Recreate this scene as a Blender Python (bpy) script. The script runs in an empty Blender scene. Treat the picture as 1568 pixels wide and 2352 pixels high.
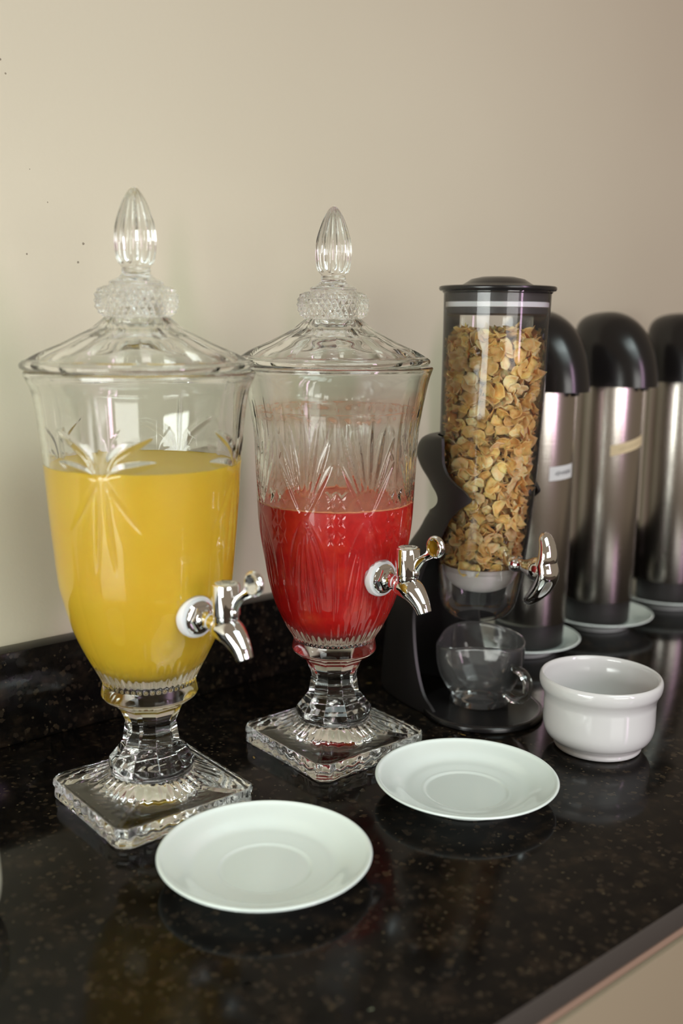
import bpy, bmesh, math, random
import numpy as np
from mathutils import Vector, Matrix, noise
random.seed(7)
PI = math.pi
sc = bpy.context.scene

# ------------------------------------------------------------------ camera
PITCH, ROLL, YAW = 0.1871, 0.00998, 0.7015
FPX, CAM_H = 2343.7, 0.38305
cam_d = bpy.data.cameras.new('camera')
cam = bpy.data.objects.new('camera', cam_d)
sc.collection.objects.link(cam)
sc.camera = cam
fw = Vector((0, math.cos(PITCH), -math.sin(PITCH)))
up = Vector((0, math.sin(PITCH), math.cos(PITCH)))
rt = Vector((1, 0, 0))
r2 = math.cos(ROLL) * rt + math.sin(ROLL) * up
u2 = -math.sin(ROLL) * rt + math.cos(ROLL) * up
M = Matrix((r2, u2, -fw)).transposed()
M = Matrix.Rotation(-YAW, 3, 'Z') @ M
M4 = M.to_4x4(); M4.translation = Vector((0, 0, CAM_H))
cam.matrix_world = M4
cam_d.sensor_fit = 'HORIZONTAL'
cam_d.lens = 35.0
cam_d.sensor_width = 35.0 * 1568 / FPX
cam_d.clip_start = 0.01
cam_d.dof.use_dof = True
cam_d.dof.focus_distance = 0.86
cam_d.dof.aperture_fstop = 3.3

# ------------------------------------------------------------------ world, lights, exposure
sc.view_settings.view_transform = 'Standard'
sc.view_settings.look = 'None'
sc.view_settings.exposure = -0.14
sc.view_settings.gamma = 1.0
sc.view_settings.use_curve_mapping = False
sc.cycles.max_bounces = 18
sc.cycles.transmission_bounces = 18
sc.cycles.glossy_bounces = 8
sc.cycles.diffuse_bounces = 4
sc.cycles.transparent_max_bounces = 24
sc.cycles.caustics_refractive = True
sc.cycles.caustics_reflective = True
sc.cycles.sample_clamp_indirect = 12.0
sc.cycles.blur_glossy = 0.5
w = bpy.data.worlds.new('room_light')
sc.world = w
w.use_nodes = True
w.node_tree.nodes['Background'].inputs[0].default_value = (1.0, 0.80, 0.58, 1)
w.node_tree.nodes['Background'].inputs[1].default_value = 0.27

def area(name, loc, target, sx, sy, power, col, spread=180):
    d = bpy.data.lights.new(name, 'AREA'); d.shape = 'RECTANGLE'
    d.size, d.size_y, d.energy, d.color = sx, sy, power, col
    d.spread = math.radians(spread)
    o = bpy.data.objects.new(name, d); sc.collection.objects.link(o)
    o.location = loc
    o.rotation_euler = (Vector(target) - Vector(loc)).to_track_quat('-Z', 'Y').to_euler()
    return o
area('side_window', (-1.05, 0.24, 0.22), (0.55, 0.85, 0.05), 0.9, 0.45, 6.5, (0.95, 1.0, 0.96), 110)
area('front_window', (0.10, -1.6, 0.42), (0.70, 0.80, 0.26), 1.0, 0.6, 12, (1.0, 0.985, 0.95))
area('overhead_fill', (0.30, -0.90, 1.50), (0.35, 0.40, 0), 1.4, 1.0, 5.0, (0.84, 1.0, 0.99), 75)  # added soft fill in place of ceiling bounce, narrowed onto the counter
area('ceiling_tube', (0.40, -0.65, 1.50), (0.5, 0.55, 0), 1.0, 0.04, 1.4, (0.88, 1.0, 0.97))
area('ceiling_tube', (0.40, -0.80, 1.50), (0.5, 0.55, 0), 1.0, 0.04, 1.4, (0.88, 1.0, 0.97))
area('rear_window', (0.95, -2.2, 0.75), (0.8, 0.7, 0.2), 0.22, 1.3, 17, (1.0, 0.66, 0.95))

# ------------------------------------------------------------------ helpers
C = sc.collection
def arr_mesh(name, V, F):
    me = bpy.data.meshes.new(name)
    me.from_pydata([tuple(v) for v in V], [], [tuple(f) for f in F])
    me.update()
    return me
def finish(name, me, mat, parent=None, smooth=True, loc=None):
    if mat is not None: me.materials.append(mat)
    if smooth: me.polygons.foreach_set('use_smooth', [True] * len(me.polygons))
    o = bpy.data.objects.new(name, me); C.objects.link(o)
    if parent is not None: o.parent = parent
    if loc is not None: o.location = loc
    return o
def bmo(name, bm, mat, parent=None, smooth=True, loc=None):
    me = bpy.data.meshes.new(name)
    bmesh.ops.recalc_face_normals(bm, faces=bm.faces)
    bm.to_mesh(me); bm.free()
    return finish(name, me, mat, parent, smooth, loc)
def thing(name, label, cat, loc, group=None):
    o = bpy.data.objects.new(name, None); o.empty_display_size = 0.02
    C.objects.link(o); o.location = loc
    return tag(o, label, cat, group)
def tag(o, label, cat, group=None):
    o['label'] = label; o['category'] = cat
    if group: o['group'] = group
    return o
def struct(o, label=None):
    o['kind'] = 'structure'
    if label: o['label'] = label
    return o
def flat_by_angle(o, ang=35):
    me = o.data
    bm = bmesh.new(); bm.from_mesh(me)
    for e in bm.edges:
        if len(e.link_faces) == 2 and e.calc_face_angle(0) > math.radians(ang): e.smooth = False
    bm.to_mesh(me); bm.free()
    return o
def box_bm(bm, x0, x1, y0, y1, z0, z1, bev=0.0, seg=2):
    r = bmesh.ops.create_cube(bm, size=1)
    vs = r['verts']
    for v in vs:
        v.co = Vector(((x0 + x1) / 2 + v.co.x * (x1 - x0), (y0 + y1) / 2 + v.co.y * (y1 - y0), (z0 + z1) / 2 + v.co.z * (z1 - z0)))
    if bev > 0:
        es = list({e for v in vs for e in v.link_edges})
        bmesh.ops.bevel(bm, geom=es, offset=bev, segments=seg, affect='EDGES', profile=0.6)
def box(name, x0, x1, y0, y1, z0, z1, mat, parent=None, bev=0.0, seg=2):
    bm = bmesh.new(); box_bm(bm, x0, x1, y0, y1, z0, z1, bev, seg)
    o = bmo(name, bm, mat, parent, smooth=bev > 0)
    return flat_by_angle(o, 50) if bev > 0 else o
def resample(P, n, closed=False):
    """smooth Catmull-Rom resample of a polyline to n points, even in arc length"""
    P = np.array(P, float); m = len(P)
    out = []
    Q = np.vstack([2 * P[0] - P[1], P, 2 * P[-1] - P[-2]])
    for i in range(m - 1):
        p0, p1, p2, p3 = Q[i], Q[i + 1], Q[i + 2], Q[i + 3]
        # centripetal-ish tension limit
        for t in np.linspace(0, 1, 24, endpoint=False):
            out.append(0.5 * ((2 * p1) + (-p0 + p2) * t + (2 * p0 - 5 * p1 + 4 * p2 - p3) * t * t + (-p0 + 3 * p1 - 3 * p2 + p3) * t ** 3))
    out.append(P[-1]); out = np.array(out)
    d = np.concatenate([[0], np.cumsum(np.linalg.norm(np.diff(out, axis=0), axis=1))])
    s = np.linspace(0, d[-1], n)
    return np.stack([np.interp(s, d, out[:, k]) for k in range(out.shape[1])], -1)
def grid_faces(nr, nt, flip=False, wrap=True):
    i = np.arange(nr - 1)[:, None]; j = np.arange(nt if wrap else nt - 1)[None, :]
    jn = (j + 1) % nt
    a = i * nt + j; b = i * nt + jn; c = (i + 1) * nt + jn; d = (i + 1) * nt + j
    F = np.stack([a, b, c, d], -1).reshape(-1, 4)
    return F[:, ::-1] if flip else F
def rev(name, R, Z, mat, parent=None, n=96, cap0=False, cap1=False, loc=None, smooth=True, shift=None, ang=None):
    """R: array (rows,) or (rows,n); Z likewise.  profile upward with outward normals."""
    R = np.array(R, float); Z = np.array(Z, float)
    if R.ndim == 1: R = np.repeat(R[:, None], n, 1)
    if Z.ndim == 1: Z = np.repeat(Z[:, None], n, 1)
    th = np.linspace(0, 2 * PI, n, endpoint=False)[None, :]
    X = R * np.cos(th); Y = R * np.sin(th)
    if shift is not None: Y = Y + np.array(shift)[:, None]
    V = np.stack([X, Y, Z], -1).reshape(-1, 3)
    nr = R.shape[0]
    F = [tuple(f) for f in grid_faces(nr, n).tolist()]
    V = V.tolist()
    if cap0:
        V.append([0, 0 if shift is None else shift[0], float(Z[0].mean())]); k = len(V) - 1
        F += [(k, (j + 1) % n, j) for j in range(n)]
    if cap1:
        V.append([0, 0 if shift is None else shift[-1], float(Z[-1].mean())]); k = len(V) - 1
        o = (nr - 1) * n
        F += [(k, o + j, o + (j + 1) % n) for j in range(n)]
    o = finish(name, arr_mesh(name, V, F), mat, parent, smooth, loc)
    if ang: flat_by_angle(o, ang)
    return o
def lathe(name, prof, mat, parent=None, n=96, cap0=False, cap1=False, loc=None, rows=None, ang=40):
    P = np.array(prof, float)
    if rows: P = resample(P, rows)
    return rev(name, P[:, 0], P[:, 1], mat, parent, n, cap0, cap1, loc, ang=ang)
def tube(name, pts, radii, mat, parent=None, n=20, rows=None, sx=1.0, side=Vector((1, 0, 0)), caps=True):
    """loft of ellipses along a path; side axis fixed (width scale sx)"""
    P = np.array([list(p) + [r] for p, r in zip(pts, radii)], float)
    if rows: P = resample(P, rows)
    V = []; m = len(P)
    for i in range(m):
        a = P[max(i - 1, 0), :3]; b = P[min(i + 1, m - 1), :3]
        t = Vector(b - a).normalized(); s = side.normalized()
        nrm = t.cross(s).normalized(); s2 = nrm.cross(t).normalized()
        for j in range(n):
            q = 2 * PI * j / n
            V.append(Vector(P[i, :3]) + s2 * (math.cos(q) * P[i, 3] * sx) + nrm * (math.sin(q) * P[i, 3]))
    F = [tuple(f) for f in grid_faces(m, n).tolist()]
    bm = bmesh.new(); vs = [bm.verts.new(v) for v in V]
    for f in F: bm.faces.new([vs[k] for k in f])
    if caps:
        bm.faces.new(vs[:n]); bm.faces.new(vs[-n:])
    o = bmo(name, bm, mat, parent)
    return flat_by_angle(o, 50)

# ------------------------------------------------------------------ materials
def mat(name):
    m = bpy.data.materials.new(name); m.use_nodes = True
    nt = m.node_tree; b = nt.nodes['Principled BSDF']
    return m, nt, b
def N(nt, t, **kw):
    n = nt.nodes.new(t)
    for k, v in kw.items(): setattr(n, k, v)
    return n
def simple(name, col, rough=0.5, metal=0.0, spec=0.5, coat=0.0, sss=0.0):
    m, nt, b = mat(name)
    b.inputs['Base Color'].default_value = (*col, 1); b.inputs['Roughness'].default_value = rough
    b.inputs['Metallic'].default_value = metal; b.inputs['Specular IOR Level'].default_value = spec
    b.inputs['Coat Weight'].default_value = coat; b.inputs['Coat Roughness'].default_value = 0.05
    if sss:
        b.inputs['Subsurface Weight'].default_value = sss; b.inputs['Subsurface Scale'].default_value = 0.004
    return m
def ramp(nt, stops, interp='LINEAR'):
    r = N(nt, 'ShaderNodeValToRGB'); cr = r.color_ramp; cr.interpolation = interp
    while len(cr.elements) > 1: cr.elements.remove(cr.elements[-1])
    cr.elements[0].position = stops[0][0]; cr.elements[0].color = (*stops[0][1], 1)
    for p, c in stops[1:]:
        e = cr.elements.new(p); e.color = (*c, 1)
    return r
def noise_n(nt, scale, detail=2, rough=0.5, coord='Object'):
    tc = N(nt, 'ShaderNodeTexCoord'); n = N(nt, 'ShaderNodeTexNoise')
    n.inputs['Scale'].default_value = scale; n.inputs['Detail'].default_value = detail; n.inputs['Roughness'].default_value = rough
    nt.links.new(tc.outputs[coord], n.inputs['Vector'])
    return n
def bump(nt, b, h, strength, dist):
    bp = N(nt, 'ShaderNodeBump'); bp.inputs['Strength'].default_value = strength; bp.inputs['Distance'].default_value = dist
    nt.links.new(h, bp.inputs['Height']); nt.links.new(bp.outputs[0], b.inputs['Normal'])

# painted wall
M_WALL, nt, b = mat('wall_paint')
n1 = noise_n(nt, 2.2, 3)
r = ramp(nt, [(0.35, (0.665, 0.617, 0.470)), (0.7, (0.70, 0.652, 0.500))])
nt.links.new(n1.outputs['Fac'], r.inputs['Fac']); nt.links.new(r.outputs[0], b.inputs['Base Color'])
b.inputs['Roughness'].default_value = 0.55; b.inputs['Specular IOR Level'].default_value = 0.3
n2 = noise_n(nt, 190, 3); bump(nt, b, n2.outputs['Fac'], 0.25, 0.0006)

# speckled black granite
def granite(name):
    m, nt, b = mat(name)
    L = nt.links.new
    tc = N(nt, 'ShaderNodeTexCoord')
    def vor(scale, rnd=1.0):
        v = N(nt, 'ShaderNodeTexVoronoi'); v.feature = 'F1'; v.inputs['Scale'].default_value = scale
        v.inputs['Randomness'].default_value = rnd
        wn = N(nt, 'ShaderNodeTexNoise'); wn.inputs['Scale'].default_value = scale * 1.7
        ad = N(nt, 'ShaderNodeMixRGB'); ad.blend_type = 'ADD'; ad.inputs[0].default_value = 0.9 / scale
        L(tc.outputs['Object'], wn.inputs['Vector']); L(tc.outputs['Object'], ad.inputs[1]); L(wn.outputs['Color'], ad.inputs[2])
        L(ad.outputs[0], v.inputs['Vector'])
        return v
    def speck(scale, size, thr):
        v = vor(scale)
        a = N(nt, 'ShaderNodeMath', operation='LESS_THAN'); a.inputs[1].default_value = size
        L(v.outputs['Distance'], a.inputs[0])
        s = N(nt, 'ShaderNodeSeparateColor'); L(v.outputs['Color'], s.inputs[0])
        g = N(nt, 'ShaderNodeMath', operation='GREATER_THAN'); g.inputs[1].default_value = thr
        L(s.outputs[0], g.inputs[0])
        mu = N(nt, 'ShaderNodeMath', operation='MULTIPLY'); L(a.outputs[0], mu.inputs[0]); L(g.outputs[0], mu.inputs[1])
        return mu, s
    base = N(nt, 'ShaderNodeTexNoise'); base.inputs['Scale'].default_value = 48; base.inputs['Detail'].default_value = 6; base.inputs['Roughness'].default_value = 0.65
    L(tc.outputs['Object'], base.inputs['Vector'])
    rb = ramp(nt, [(0.38, (0.0035, 0.003, 0.0028)), (0.52, (0.006, 0.005, 0.004)), (0.62, (0.013, 0.009, 0.006)), (0.76, (0.034, 0.022, 0.015))])
    L(base.outputs['Fac'], rb.inputs['Fac'])
    cur = rb.outputs[0]
    for (scale, size, thr, col) in ((170, 0.42, 0.74, (0.022, 0.016, 0.011)), (110, 0.30, 0.84, (0.034, 0.024, 0.014)), (44, 0.09, 0.93, (0.20, 0.13, 0.035)),
                                    (42, 0.07, 0.91, (0.16, 0.18, 0.12)), (300, 0.30, 0.93, (0.06, 0.046, 0.028)), (17, 0.040, 0.80, (0.42, 0.46, 0.30))):
        mu, s = speck(scale, size, thr)
        mx = N(nt, 'ShaderNodeMixRGB'); L(mu.outputs[0], mx.inputs[0]); L(cur, mx.inputs[1]); mx.inputs[2].default_value = (*col, 1)
        cur = mx.outputs[0]
    L(cur, b.inputs['Base Color'])
    b.inputs['Roughness'].default_value = 0.09; b.inputs['Specular IOR Level'].default_value = 0.16
    n3 = N(nt, 'ShaderNodeTexNoise'); n3.inputs['Scale'].default_value = 45; L(tc.outputs['Object'], n3.inputs['Vector'])
    r3 = ramp(nt, [(0.3, (0.07,) * 3), (0.75, (0.15,) * 3)]); L(n3.outputs['Fac'], r3.inputs['Fac']); L(r3.outputs[0], b.inputs['Roughness'])
    return m
M_GRAN = granite('black_granite')
M_GRANEDGE = simple('granite_edge_reflection', (0.060, 0.052, 0.044), 0.40)  # grey reflection on the polished front edge, put into the base colour
# clear glass
def glass(name, ior=1.5, col=(1, 1, 1), rough=0.0):
    m = bpy.data.materials.new(name); m.use_nodes = True; nt = m.node_tree
    for n in list(nt.nodes): nt.nodes.remove(n)
    o = N(nt, 'ShaderNodeOutputMaterial'); g = N(nt, 'ShaderNodeBsdfGlass')
    g.inputs['IOR'].default_value = ior; g.inputs['Color'].default_value = (*col, 1); g.inputs['Roughness'].default_value = rough
    nt.links.new(g.outputs[0], o.inputs[0]); return m
M_GLASS = glass('pressed_crystal_glass', 1.5, (0.985, 0.99, 0.985))
def thin(name, tint=(0.97, 0.97, 0.97), ior=1.45, rough=0.03, haze=0.0, hazecol=(0.8, 0.8, 0.8)):
    """thin moulded plastic wall: a sheet that reflects by Fresnel and passes the rest"""
    m = bpy.data.materials.new(name); m.use_nodes = True; nt = m.node_tree
    for n in list(nt.nodes): nt.nodes.remove(n)
    L = nt.links.new
    o = N(nt, 'ShaderNodeOutputMaterial'); t = N(nt, 'ShaderNodeBsdfTransparent'); g = N(nt, 'ShaderNodeBsdfGlossy')
    t.inputs[0].default_value = (*tint, 1); g.inputs['Roughness'].default_value = rough
    f = N(nt, 'ShaderNodeFresnel'); f.inputs['IOR'].default_value = ior
    mx = N(nt, 'ShaderNodeMixShader'); L(f.outputs[0], mx.inputs[0]); L(t.outputs[0], mx.inputs[1]); L(g.outputs[0], mx.inputs[2])
    d = N(nt, 'ShaderNodeBsdfDiffuse'); d.inputs[0].default_value = (*hazecol, 1)
    m2 = N(nt, 'ShaderNodeMixShader'); m2.inputs[0].default_value = haze
    L(mx.outputs[0], m2.inputs[1]); L(d.outputs[0], m2.inputs[2]); L(m2.outputs[0], o.inputs[0])
    return m
M_CLEAR = thin('clear_plastic', (0.985, 0.985, 0.98), haze=0.012)
M_SMOKE = thin('smoky_clear_plastic', (0.90, 0.895, 0.89), haze=0.03)
M_CHROME = simple('polished_chrome', (0.86, 0.86, 0.86), 0.035, 1.0)
M_BLACK = simple('glossy_black_plastic', (0.012, 0.011, 0.011), 0.22, spec=0.5)
M_BLACKR = simple('satin_black_plastic', (0.016, 0.014, 0.014), 0.42)
M_WHITEPLASTIC = simple('milky_white_plastic', (0.80, 0.80, 0.82), 0.35, sss=0.2)
M_SCOOP = simple('frosted_white_plastic', (0.56, 0.53, 0.52), 0.4)
M_PORC = simple('white_porcelain', (0.77, 0.86, 0.81), 0.16, coat=0.35)
M_PORCW = simple('warm_white_porcelain', (0.64, 0.635, 0.62), 0.12, coat=0.4)
M_DARKRUB = simple('dark_grey_plastic', (0.05, 0.045, 0.045), 0.4)
M_CAPTOP = simple('cream_cap_insert', (0.62, 0.60, 0.50), 0.35)
M_INK = simple('black_print', (0.01, 0.01, 0.01), 0.5)
M_LABEL = simple('white_paper_label', (0.72, 0.74, 0.72), 0.6)
M_TAPE = simple('cream_masking_tape', (0.72, 0.60, 0.36), 0.7)
M_TAPEINK = simple('faded_brown_ink', (0.42, 0.33, 0.18), 0.7)
M_MARK = simple('dull_spot', (0.30, 0.26, 0.19), 0.8)
# orange juice
M_OJ, nt, b = mat('orange_juice')
n1 = noise_n(nt, 24, 3); r = ramp(nt, [(0.3, (0.93, 0.61, 0.035)), (0.7, (0.95, 0.66, 0.05))])
nt.links.new(n1.outputs['Fac'], r.inputs['Fac']); nt.links.new(r.outputs[0], b.inputs['Base Color'])
b.inputs['Roughness'].default_value = 0.35; b.inputs['Subsurface Weight'].default_value = 0.15; b.inputs['Subsurface Scale'].default_value = 0.006
b.inputs['Subsurface Radius'].default_value = (1.0, 0.5, 0.1)
# red juice, paler pulp near the top
M_RJ, nt, b = mat('red_juice')
n1 = noise_n(nt, 42, 5, 0.6)
r = ramp(nt, [(0.30, (0.60, 0.008, 0.010)), (0.52, (0.74, 0.016, 0.012)), (0.68, (0.82, 0.05, 0.02)), (0.85, (0.88, 0.14, 0.05))])
nt.links.new(n1.outputs['Fac'], r.inputs['Fac']); nt.links.new(r.outputs[0], b.inputs['Base Color'])
b.inputs['Roughness'].default_value = 0.3
M_FOAM = simple('juice_foam', (0.86, 0.33, 0.16), 0.5)
# film of pulp dried on the inside of the glass
def film(name):
    m = bpy.data.materials.new(name); m.use_nodes = True; nt = m.node_tree; L = nt.links.new
    for n in list(nt.nodes): nt.nodes.remove(n)
    o = N(nt, 'ShaderNodeOutputMaterial'); t = N(nt, 'ShaderNodeBsdfTransparent'); d = N(nt, 'ShaderNodeBsdfDiffuse')
    tr = N(nt, 'ShaderNodeBsdfTranslucent')
    d.inputs[0].default_value = (0.98, 0.47, 0.27, 1); tr.inputs[0].default_value = (0.98, 0.52, 0.32, 1)
    dm = N(nt, 'ShaderNodeMixShader'); dm.inputs[0].default_value = 0.5; L(d.outputs[0], dm.inputs[1]); L(tr.outputs[0], dm.inputs[2])
    at = N(nt, 'ShaderNodeAttribute'); at.attribute_name = 'amount'
    mx = N(nt, 'ShaderNodeMixShader'); L(at.outputs['Fac'], mx.inputs[0]); L(t.outputs[0], mx.inputs[1]); L(dm.outputs[0], mx.inputs[2]); L(mx.outputs[0], o.inputs[0])
    return m
M_FILM = film('dried_juice_film')
# brushed steel
M_STEEL, nt, b = mat('brushed_steel')
b.inputs['Metallic'].default_value = 1; b.inputs['Base Color'].default_value = (0.47, 0.44, 0.40, 1)
b.inputs['Roughness'].default_value = 0.23; b.inputs['Anisotropic'].default_value = 0.55
tc = N(nt, 'ShaderNodeTexCoord'); mp = N(nt, 'ShaderNodeMapping'); mp.inputs['Scale'].default_value = (3, 3, 900)
nn = N(nt, 'ShaderNodeTexNoise'); nn.inputs['Scale'].default_value = 1.0; nn.inputs['Detail'].default_value = 2
nt.links.new(tc.outputs['Object'], mp.inputs[0]); nt.links.new(mp.outputs[0], nn.inputs['Vector']); bump(nt, b, nn.outputs['Fac'], 0.15, 0.0003)
# corn flake colours
def flake_mat(name, c0, c1):
    m, nt, b = mat(name)
    n1 = noise_n(nt, 260, 3); oi = N(nt, 'ShaderNodeObjectInfo')
    r = ramp(nt, [(0.3, c0), (0.7, c1)]); nt.links.new(n1.outputs['Fac'], r.inputs['Fac'])
    hs = N(nt, 'ShaderNodeHueSaturation'); nt.links.new(r.outputs[0], hs.inputs['Color'])
    mr = N(nt, 'ShaderNodeMapRange'); mr.inputs['To Min'].default_value = 0.75; mr.inputs['To Max'].default_value = 1.2
    nt.links.new(oi.outputs['Random'], mr.inputs[0]); nt.links.new(mr.outputs[0], hs.inputs['Value'])
    nt.links.new(hs.outputs[0], b.inputs['Base Color']); b.inputs['Roughness'].default_value = 0.55
    b.inputs['Subsurface Weight'].default_value = 0.5; b.inputs['Subsurface Scale'].default_value = 0.004
    bump(nt, b, n1.outputs['Fac'], 0.5, 0.0006)
    return m
M_FL = [flake_mat('corn_flake_golden', (0.93, 0.56, 0.16), (0.98, 0.70, 0.30)), flake_mat('corn_flake_pale', (0.95, 0.62, 0.27), (0.99, 0.77, 0.44)),
        flake_mat('corn_flake_toasted', (0.74, 0.40, 0.10), (0.94, 0.62, 0.22))]
M_CAB = simple('beige_cabinet_laminate', (0.28, 0.225, 0.15), 0.5)
M_CABP = simple('pinkish_cabinet_band', (0.29, 0.19, 0.135), 0.5)
M_FLOOR = simple('brown_floor', (0.10, 0.075, 0.06), 0.3)
M_CEIL = simple('white_ceiling', (0.8, 0.79, 0.75), 0.8)

# ------------------------------------------------------------------ setting
WY, FY = 0.865, 0.327
wall = struct(box('wall_back', -1.6, 3.6, WY + 0.012, WY + 0.10, -0.9, 2.2, M_WALL), 'cream painted wall behind the counter')
floor = struct(box('floor', -2.6, 3.6, -3.0, WY + 0.1, -0.92, -0.9, M_FLOOR), 'brown floor below the counter')
for k, (x, z, s) in enumerate([(0.4328, 0.4474, 1.0), (0.4271, 0.4309, 0.9), (0.3794, 0.4359, 0.7), (0.3641, 0.5927, 0.8), (0.368, 0.5822, 0.7),
                               (0.4005, 0.4809, 0.5), (0.3829, 0.2999, 0.7), (0.3855, 0.5072, 0.4), (0.352, 0.6105, .5)]):
    bm = bmesh.new(); bmesh.ops.create_icosphere(bm, subdivisions=2, radius=0.0012 * s)
    for v in bm.verts: v.co = Vector((x, WY + 0.012, z)) + Vector((v.co.x * random.uniform(.8, 1.2), v.co.y * 0.25, v.co.z))
    bmo('paint_spot', bm, M_MARK, wall)
bm = bmesh.new(); box_bm(bm, -1.2, 3.5, FY, WY - 0.001, -0.018, 0.0, 0.0012, 2)
ct = bmo('countertop', bm, M_GRAN, None, True); flat_by_angle(ct, 50)
ct.data.materials.append(M_GRANEDGE)
for p in ct.data.polygons:
    if p.normal.y < -0.9: p.material_index = 1
struct(ct, 'polished black granite countertop with gold and green flecks')
bm = bmesh.new(); box_bm(bm, -1.2, 3.5, WY - 0.010, WY + 0.012, 0.0003, 0.0875, 0.0012, 2)
bs = bmo('trim_1', bm, M_GRAN, None, True); flat_by_angle(bs, 50); struct(bs, 'black granite backsplash strip along the wall')
# beige cabinet front below the counter
cab = thing('cabinet', 'beige cabinet front under the black counter edge', 'cabinet', (0, FY, -0.9))
def cabbox(name, x0, x1, y0, y1, z0, z1, m, bev=0.001):
    o = box(name, x0, x1, y0 - FY, y1 - FY, z0 + 0.9, z1 + 0.9, m, cab, bev); return o
cabbox('body', -1.2, 3.4, FY + 0.012, WY - 0.02, -0.82, -0.0185, M_CAB)
cabbox('rail', -1.2, 3.4, FY + 0.006, FY + 0.0118, -0.0315, -0.0262, M_CABP, 0.0008)
for k in range(6):
    x0 = -1.15 + k * 0.75
    cabbox('door', x0, x0 + 0.742, FY + 0.004, FY + 0.0115, -0.80, -0.034, M_CAB, 0.0015)

# ------------------------------------------------------------------ pressed glass drink dispensers
OUT1 = [(0.0848, .3419), (0.0841, .3395), (0.0815, .334), (0.0795, .328), (0.0772, .3151), (0.0752, .2954), (0.0733, .2753), (0.0706, .2354), (0.0686, .2116),
        (0.0660, .184), (0.0621, .1666), (0.0573, .1491), (0.0524, .1367), (0.0465, .1243), (0.0391, .110), (0.0362, .1028)]
OUT2 = [(0.0820, .3419), (0.0812, .3395), (0.0790, .3326), (0.0766, .3215), (0.0732, .3029), (0.0707, .2841), (0.0690, .2461), (0.0669, .2074), (0.0620, .176),
        (0.0585, .1562), (0.0528, .1362), (0.0438, .1161), (0.0385, .1075), (0.0362, .1028)]
NT = 400
TH = np.linspace(0, 2 * PI, NT, endpoint=False)
def seg_groove(S, Z, pts, w0):
    """depth field (0..1) of a tapered cut running along a polyline; S,Z metres"""
    P = resample(np.array(pts, float), 14); L = len(P) - 1
    best = np.zeros_like(S)
    for i in range(L):
        ax, az = P[i]; bx, bz = P[i + 1]; dx, dz = bx - ax, bz - az; q = dx * dx + dz * dz
        t = np.clip(((S - ax) * dx + (Z - az) * dz) / q, 0, 1)
        d = np.hypot(S - ax - t * dx, Z - az - t * dz)
        u = (i + t) / L
        w = w0 * np.clip(np.sin(PI * np.clip(u, 0, 1)) ** 0.6, 0.001, 1)
        best = np.maximum(best, np.clip(1 - d / w, 0, 1) * (w / w0))
    return best
def pattern2(TH, Zr, ref):
    """fans of long wedge cuts with small diamonds between, repeated round the jar; returns cut depth in metres"""
    T, Z = np.meshgrid(TH, Zr)
    per = 2 * PI / 8
    a = (T - ref + per / 2) % per - per / 2           # fan centre at 0
    R = 0.069
    S = a * R
    D = np.zeros_like(S); half = per * R / 2
    for sgn in (0,):
        for k, ln in ((0, .094), (1, .080), (-1, .080), (2, .070), (-2, .070), (3, .052), (-3, .052)):
            ph = math.radians(9.5 * k)
            D = np.maximum(D, seg_groove(S, Z, [(0.0006 * k, .224), (math.sin(ph) * ln * .55, .224 + math.cos(ph) * ln * .55), (math.sin(ph) * ln * .98, .224 + math.cos(ph) * ln)], .0027) * .0019)
        for k, ln in ((0, .10), (1, .095), (-1, .095), (2, .075), (-2, .075), (3, .05), (-3, .05)):
            ph = math.radians(7.5 * k)
            D = np.maximum(D, seg_groove(S, Z, [(0.0006 * k, .222), (math.sin(ph) * ln * .6, .222 - math.cos(ph) * ln * .5), (math.sin(ph) * ln * .9, .222 - math.cos(ph) * ln)], .0030) * .0018)
    # diamonds at the fan boundaries
    Sb = (np.abs(S) - half)
    for zc in (.2385, .2225, .2065):
        for s in (1, -1):
            for o in (-.0045, .0045):
                D = np.maximum(D, seg_groove(np.where(True, Sb, Sb), Z, [(o - .0042, zc - s * .0075), (o, zc), (o + .0042, zc + s * .0075)], .0019) * .0014)
    D = np.maximum(D, seg_groove(Sb, Z, [(0, .245), (0, .275), (0, .318)], .0022) * .0009)
    D = np.maximum(D, seg_groove(Sb, Z, [(0, .20), (0, .16), (0, .125)], .003) * .0012)
    return D
def pattern1(TH, Zr, ref):
    """sparse palm-leaf cuts"""
    T, Z = np.meshgrid(TH, Zr)
    per = 2 * PI / 4
    a = (T - ref + per / 2) % per - per / 2
    S = a * 0.0735; D = np.zeros_like(S)
    for (x1, z1, x2, z2, wd) in ((.012, .018, .038, .031, .0040), (.010, .006, .040, .012, .0042), (-.010, .018, -.034, .034, .0036), (-.012, .005, -.036, .010, .0042), (.0, .02, .0, .060, .0016),
                                 (.012, -.016, .030, -.040, .0030), (-.012, -.016, -.030, -.040, .0030), (.004, -.03, .008, -.07, .003), (-.004, -.03, -.008, -.07, .003)):
        D = np.maximum(D, seg_groove(S, Z, [(0.0025 * np.sign(x1), .272), (x1, .272 + z1), (x2, .272 + z2)], wd) * .0016)
    cr = (np.abs(((T - ref) % (PI / 4)) - PI / 8) * 0.07)
    return D + 0.00025 * np.clip(1 - cr / .003, 0, 1)
def facet(T, n, ph=0.0):
    q = 2 * PI / n
    return math.cos(PI / n) / np.cos(((T + ph) % q) - q / 2)
def smooth01(x): x = np.clip(x, 0, 1); return x * x * (3 - 2 * x)

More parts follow.
